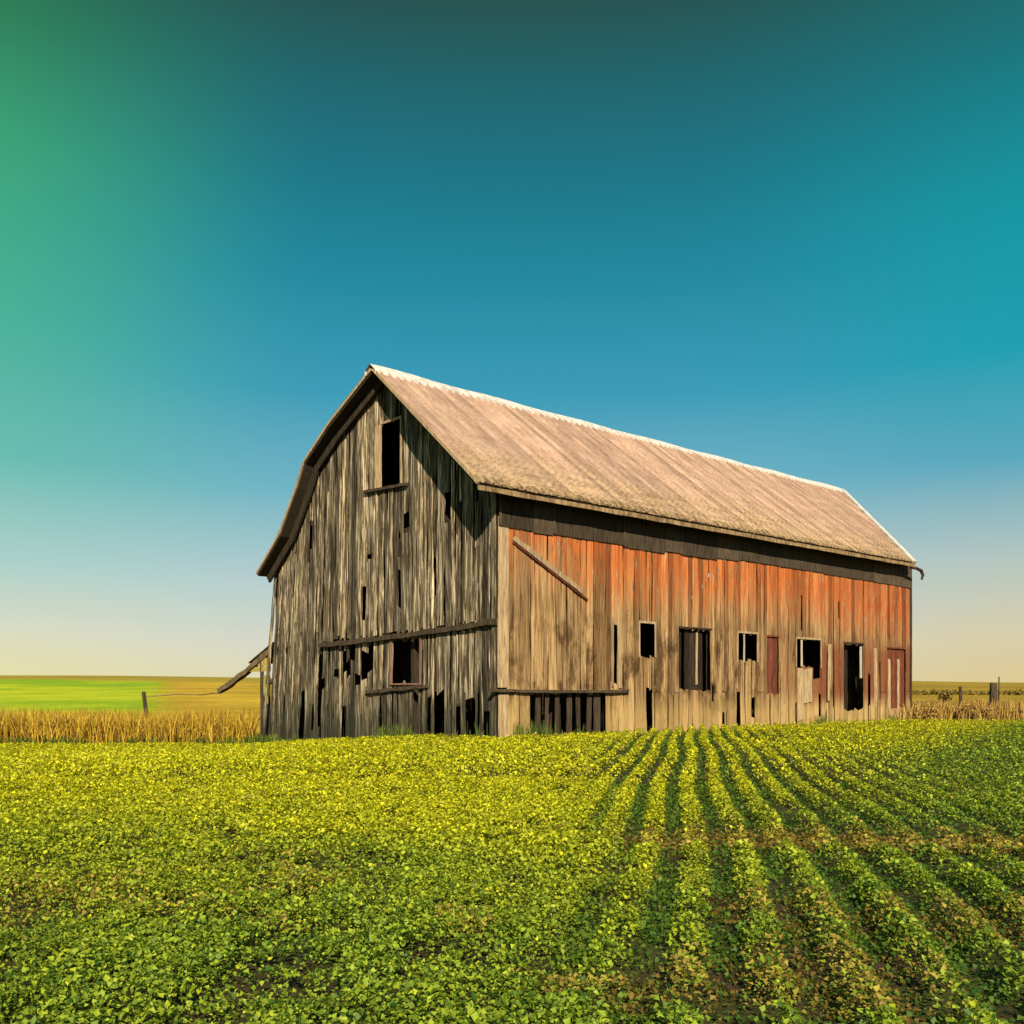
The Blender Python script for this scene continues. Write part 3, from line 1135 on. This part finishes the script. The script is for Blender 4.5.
def blades(name, x, y, hgt, wid, m, lean=.25, head=0.0, label=None, cat=None):
    n = len(x)
    z = ground_z(x, y)
    a = rng.random(n) * 2 * np.pi
    la = rng.random(n) * 2 * np.pi
    h = hgt * (.35 + .8 * rng.random(n))
    ln = h * lean * rng.random(n)
    cx, cy = np.cos(a), np.sin(a)
    rows = []
    for q, wf in ((0, 1.0), (.45, .85), (.8, .6 + head), (1.0, .12)):
        off = ln * q ** 2
        px, py, pz = x + np.cos(la) * off, y + np.sin(la) * off, z + h * q - ln * .25 * q ** 2
        w2 = wid * wf * .5
        rows.append(np.stack([px - cx * w2, py - cy * w2, pz], 1))
        rows.append(np.stack([px + cx * w2, py + cy * w2, pz], 1))
    V = np.stack(rows, 1)
    b = np.arange(n) * 8
    f = np.stack([np.stack([b + 2 * k, b + 2 * k + 1, b + 2 * k + 3, b + 2 * k + 2], 1) for k in range(3)], 1).ravel()
    hq = np.tile(np.array([0, 0, .45, .45, .8, .8, 1, 1]), n)
    o = np_mesh(name, V.reshape(-1, 3), f, 4, m, {'rnd': np.repeat(rng.random(n), 8), 'hq': hq})
    tag(o, label, cat, kind='stuff')
    return o


m_dry, N = mat('ripe golden grass')
r_ = N.attr('rnd'); hq = N.attr('hq')
c = N.mix(r_, (0.22, 0.12, 0.012), (0.62, 0.42, 0.045))
c = N.mix(N.mr(r_, .0, .22), (0.20, 0.085, 0.018), c)
N.surface(c, .7, spec=.15, trans=.3)
m_weed, N = mat('green weeds')
r_ = N.attr('rnd')
c = N.mix(r_, (0.035, 0.07, 0.010), (0.16, 0.20, 0.025))
N.surface(c, .65, spec=.2, trans=.3)
m_brush, N = mat('brown dry brush')
r_ = N.attr('rnd')
c = N.mix(r_, (0.17, 0.095, 0.022), (0.50, 0.32, 0.085))
N.surface(c, .8, spec=.1, trans=.2)

# golden stand on the left, between the crop and the far fields
n = 40000
gx_ = -32 + 32 * rng.random(n)
gy_ = 37.6 + 6.5 * rng.random(n) ** 1.3 + .8 * fnoise(gx_, gx_ * 0, .4, 4)
k = ~in_barn(gx_, gy_, .1) & ~behind_front(gx_, gy_) | ((gx_ < -9.8) & ~in_barn(gx_, gy_, .3))
k &= (rng.random(n) < .35 + .65 * fnoise(gx_, gy_, .8, 13)) & (gx_ < -.258 * gy_)
gx_, gy_ = gx_[k], gy_[k]
blades('tall_grass', gx_, gy_, 1.25 + .35 * (fnoise(gx_, gy_, .5, 17) - .3), .034, m_dry, .5, .25,
       'tall golden dry grass in a band left of the barn', 'grass')
# dark green foot of the stand
n = 5000
wx = -30 + 21 * rng.random(n)
wy = 37.4 + .9 * rng.random(n) + .8 * fnoise(wx, wx * 0, .4, 4)
k = (rng.random(n) < sstep(.40, .6, fnoise(wx, wy, .3, 29)) * .9 + .1) & ~in_barn(wx, wy, .1)
blades('weeds', wx[k], wy[k], .42, .05, m_weed, .5, 0, 'dark green weeds at the foot of the golden grass', 'weeds')
# weeds along the foot of the barn
q = rng.random(3600)
uu = np.where(q < .45, -.12 - .5 * rng.random(3600) ** 1.5, 27 * rng.random(3600))
vv = np.where(q < .45, 14.6 * rng.random(3600), -.12 - .45 * rng.random(3600) ** 1.5)
fx = BC[0] + BU[0] * uu + BV[0] * vv
fy = BC[1] + BU[1] * uu + BV[1] * vv
k = rng.random(3600) < .15 + .85 * sstep(.4, .62, fnoise(uu, vv, .8, 33))
fh = .20 + .40 * sstep(.5, .75, fnoise(fx, fy, .9, 35))
blades('barn_weeds', fx[k], fy[k], fh[k], .03, m_weed, .35, 0, 'weeds and grass growing along the foot of the barn walls', 'weeds')
# dry golden grass on the right behind the crop
n = 9000
rx = 17 + 22 * rng.random(n)
ry = 46.8 + 5 * rng.random(n)
k = ~in_barn(rx, ry, .4) & (rng.random(n) < .3 + .7 * fnoise(rx, ry, .7, 41))
blades('dry_grass', rx[k], ry[k], 1.05, .05, m_brush, .4, .2, 'brown dry grass along the field edge right of the barn', 'grass')


# ------------------------------------------------------------------ brush, shrubs and fence posts
def bush(name, loc, rx, rz, nl, m, ms, label, cat, group=None, twig=.1):
    z0 = float(ground_z(loc[0], loc[1]))
    o = empty(name, (loc[0], loc[1], z0))
    tag(o, label, cat, group)
    mb = MB()
    tips = []
    for k in range(14):
        a, e = random.uniform(0, 6.3), random.uniform(.5, 1.45)
        ln = random.uniform(.6, 1.0)
        p = Vector((math.cos(a) * math.cos(e) * rx * ln, math.sin(a) * math.cos(e) * rx * ln, math.sin(e) * rz * ln))
        mb.tube([(0, 0, -.05), p * .5 + Vector((0, 0, .08 * rz)), p], [.03, .02, .008], 5)
        tips.append(p)
    mb.build('stems', ms, o)
    mb = MB()
    for k in range(nl):
        tp = random.choice(tips)
        p = tp * random.uniform(.45, 1.05) + Vector([random.gauss(0, .16 * rx) for _ in range(2)] + [random.gauss(0, .12 * rz)])
        if p.z < .02:
            p.z = abs(p.z) + .02
        d = Vector([random.gauss(0, 1) for _ in range(3)]).normalized()
        s = d.cross(Vector((random.gauss(0, 1), random.gauss(0, 1), .3))).normalized()
        l = random.uniform(.6, 1.3) * twig
        mb.add([p, p + d * l * .5 + s * l * .3, p + d * l, p + d * l * .5 - s * l * .3], [(0, 1, 2, 3)], random.random())
    mb.build('foliage', m, o)
    return o


bush('dry_bush', (19.6, 46.9), 1.15, 1.0, 1500, m_brush, M_BEAM, 'rounded brown dry bush nearest the right end of the barn', 'bush', 'dry bushes at the field edge')
bush('dry_bush', (21.9, 47.4), .95, 1.15, 1300, m_brush, M_BEAM, 'brown dry bush between the rounded bush and the fence posts', 'bush', 'dry bushes at the field edge')
bush('dry_bush', (24.6, 47.6), 1.1, .85, 1200, m_brush, M_BEAM, 'low brown dry bush at the right edge of the picture, past the posts', 'bush', 'dry bushes at the field edge')
m_shrub, N = mat('dark hedge leaves')
r_ = N.attr('rnd')
N.surface(N.mix(r_, (0.06, 0.045, 0.008), (0.20, 0.14, 0.03)), .8, spec=.1)
bush('shrub', (42.0, 97.0), .75, 1.2, 700, m_shrub, M_BEAM, 'small dark shrub standing alone in the golden field', 'shrub', None, .25)
hn = [(36 + i * 5.2 + random.uniform(-1, 1), 128 + random.uniform(-3, 3) - i * .4, random.uniform(2.2, 3.6), random.uniform(.9, 1.5)) for i in range(12)]
hb = None
mb = MB()
for i in range(5200):
    hx = random.uniform(34, 100)
    hz = random.uniform(0, 1) ** 1.4 * (.2 + .32 * float(fnoise(hx, 0, .25, 51)))
    hy = 128 + random.gauss(0, .6)
    p = Vector((hx, hy, float(ground_z(hx, hy)) + hz))
    d = Vector([random.gauss(0, 1) for _ in range(3)]).normalized()
    s = d.cross(Vector((0.2, 1, .3))).normalized()
    mb.add([p, p + d * .25 + s * .14, p + d * .5, p + d * .25 - s * .14], [(0, 1, 2, 3)], random.random())
hedge = mb.build('hedge', m_shrub)
tag(hedge, 'low dark hedge line running across the golden field on the right', 'hedge')


def post(px, py, hgt, rad, lean, label, group=None, rail=None):
    z0 = float(ground_z(px, py))
    mb = MB()
    mb.tube([(0, 0, -.3), (lean * .5, 0, hgt * .5), (lean, .03, hgt * .97), (lean, .03, hgt)], [rad * 1.1, rad, rad * .92, rad * .7], 8, .3, .08)
    o = mb.build('fence_post', M_BEAM)
    o.location = (px, py, z0)
    tag(o, label, 'fence post', group)
    return o


post(24.3, 50.5, 1.95, .19, .02, 'thick brown fence post near the right edge of the field', 'fence posts')
post(22.7, 50.5, 1.75, .09, -.05, 'thin brown fence post just left of the thick post', 'fence posts')
post(24.75, 50.9, 2.25, .035, .05, 'tall thin pole beside the thick fence post', 'fence posts')
post(-17.6, 48.5, 2.1, .10, -.28, 'dark leaning fence post in the golden grass left of the barn', 'fence posts')
mb = MB()
mb.tube([(-17.75, 48.55, 1.12), (-16.2, 48.2, 1.24), (-14.6, 47.0, 1.22), wpt(.45, 19.1, 1.34)], [.028, .032, .03, .03], 7, .8, .1)
rl = mb.build('fence_rail', M_OLD)
tag(rl, 'thin fence rail running from the leaning post to the foot of the lean-to', 'fence rail')
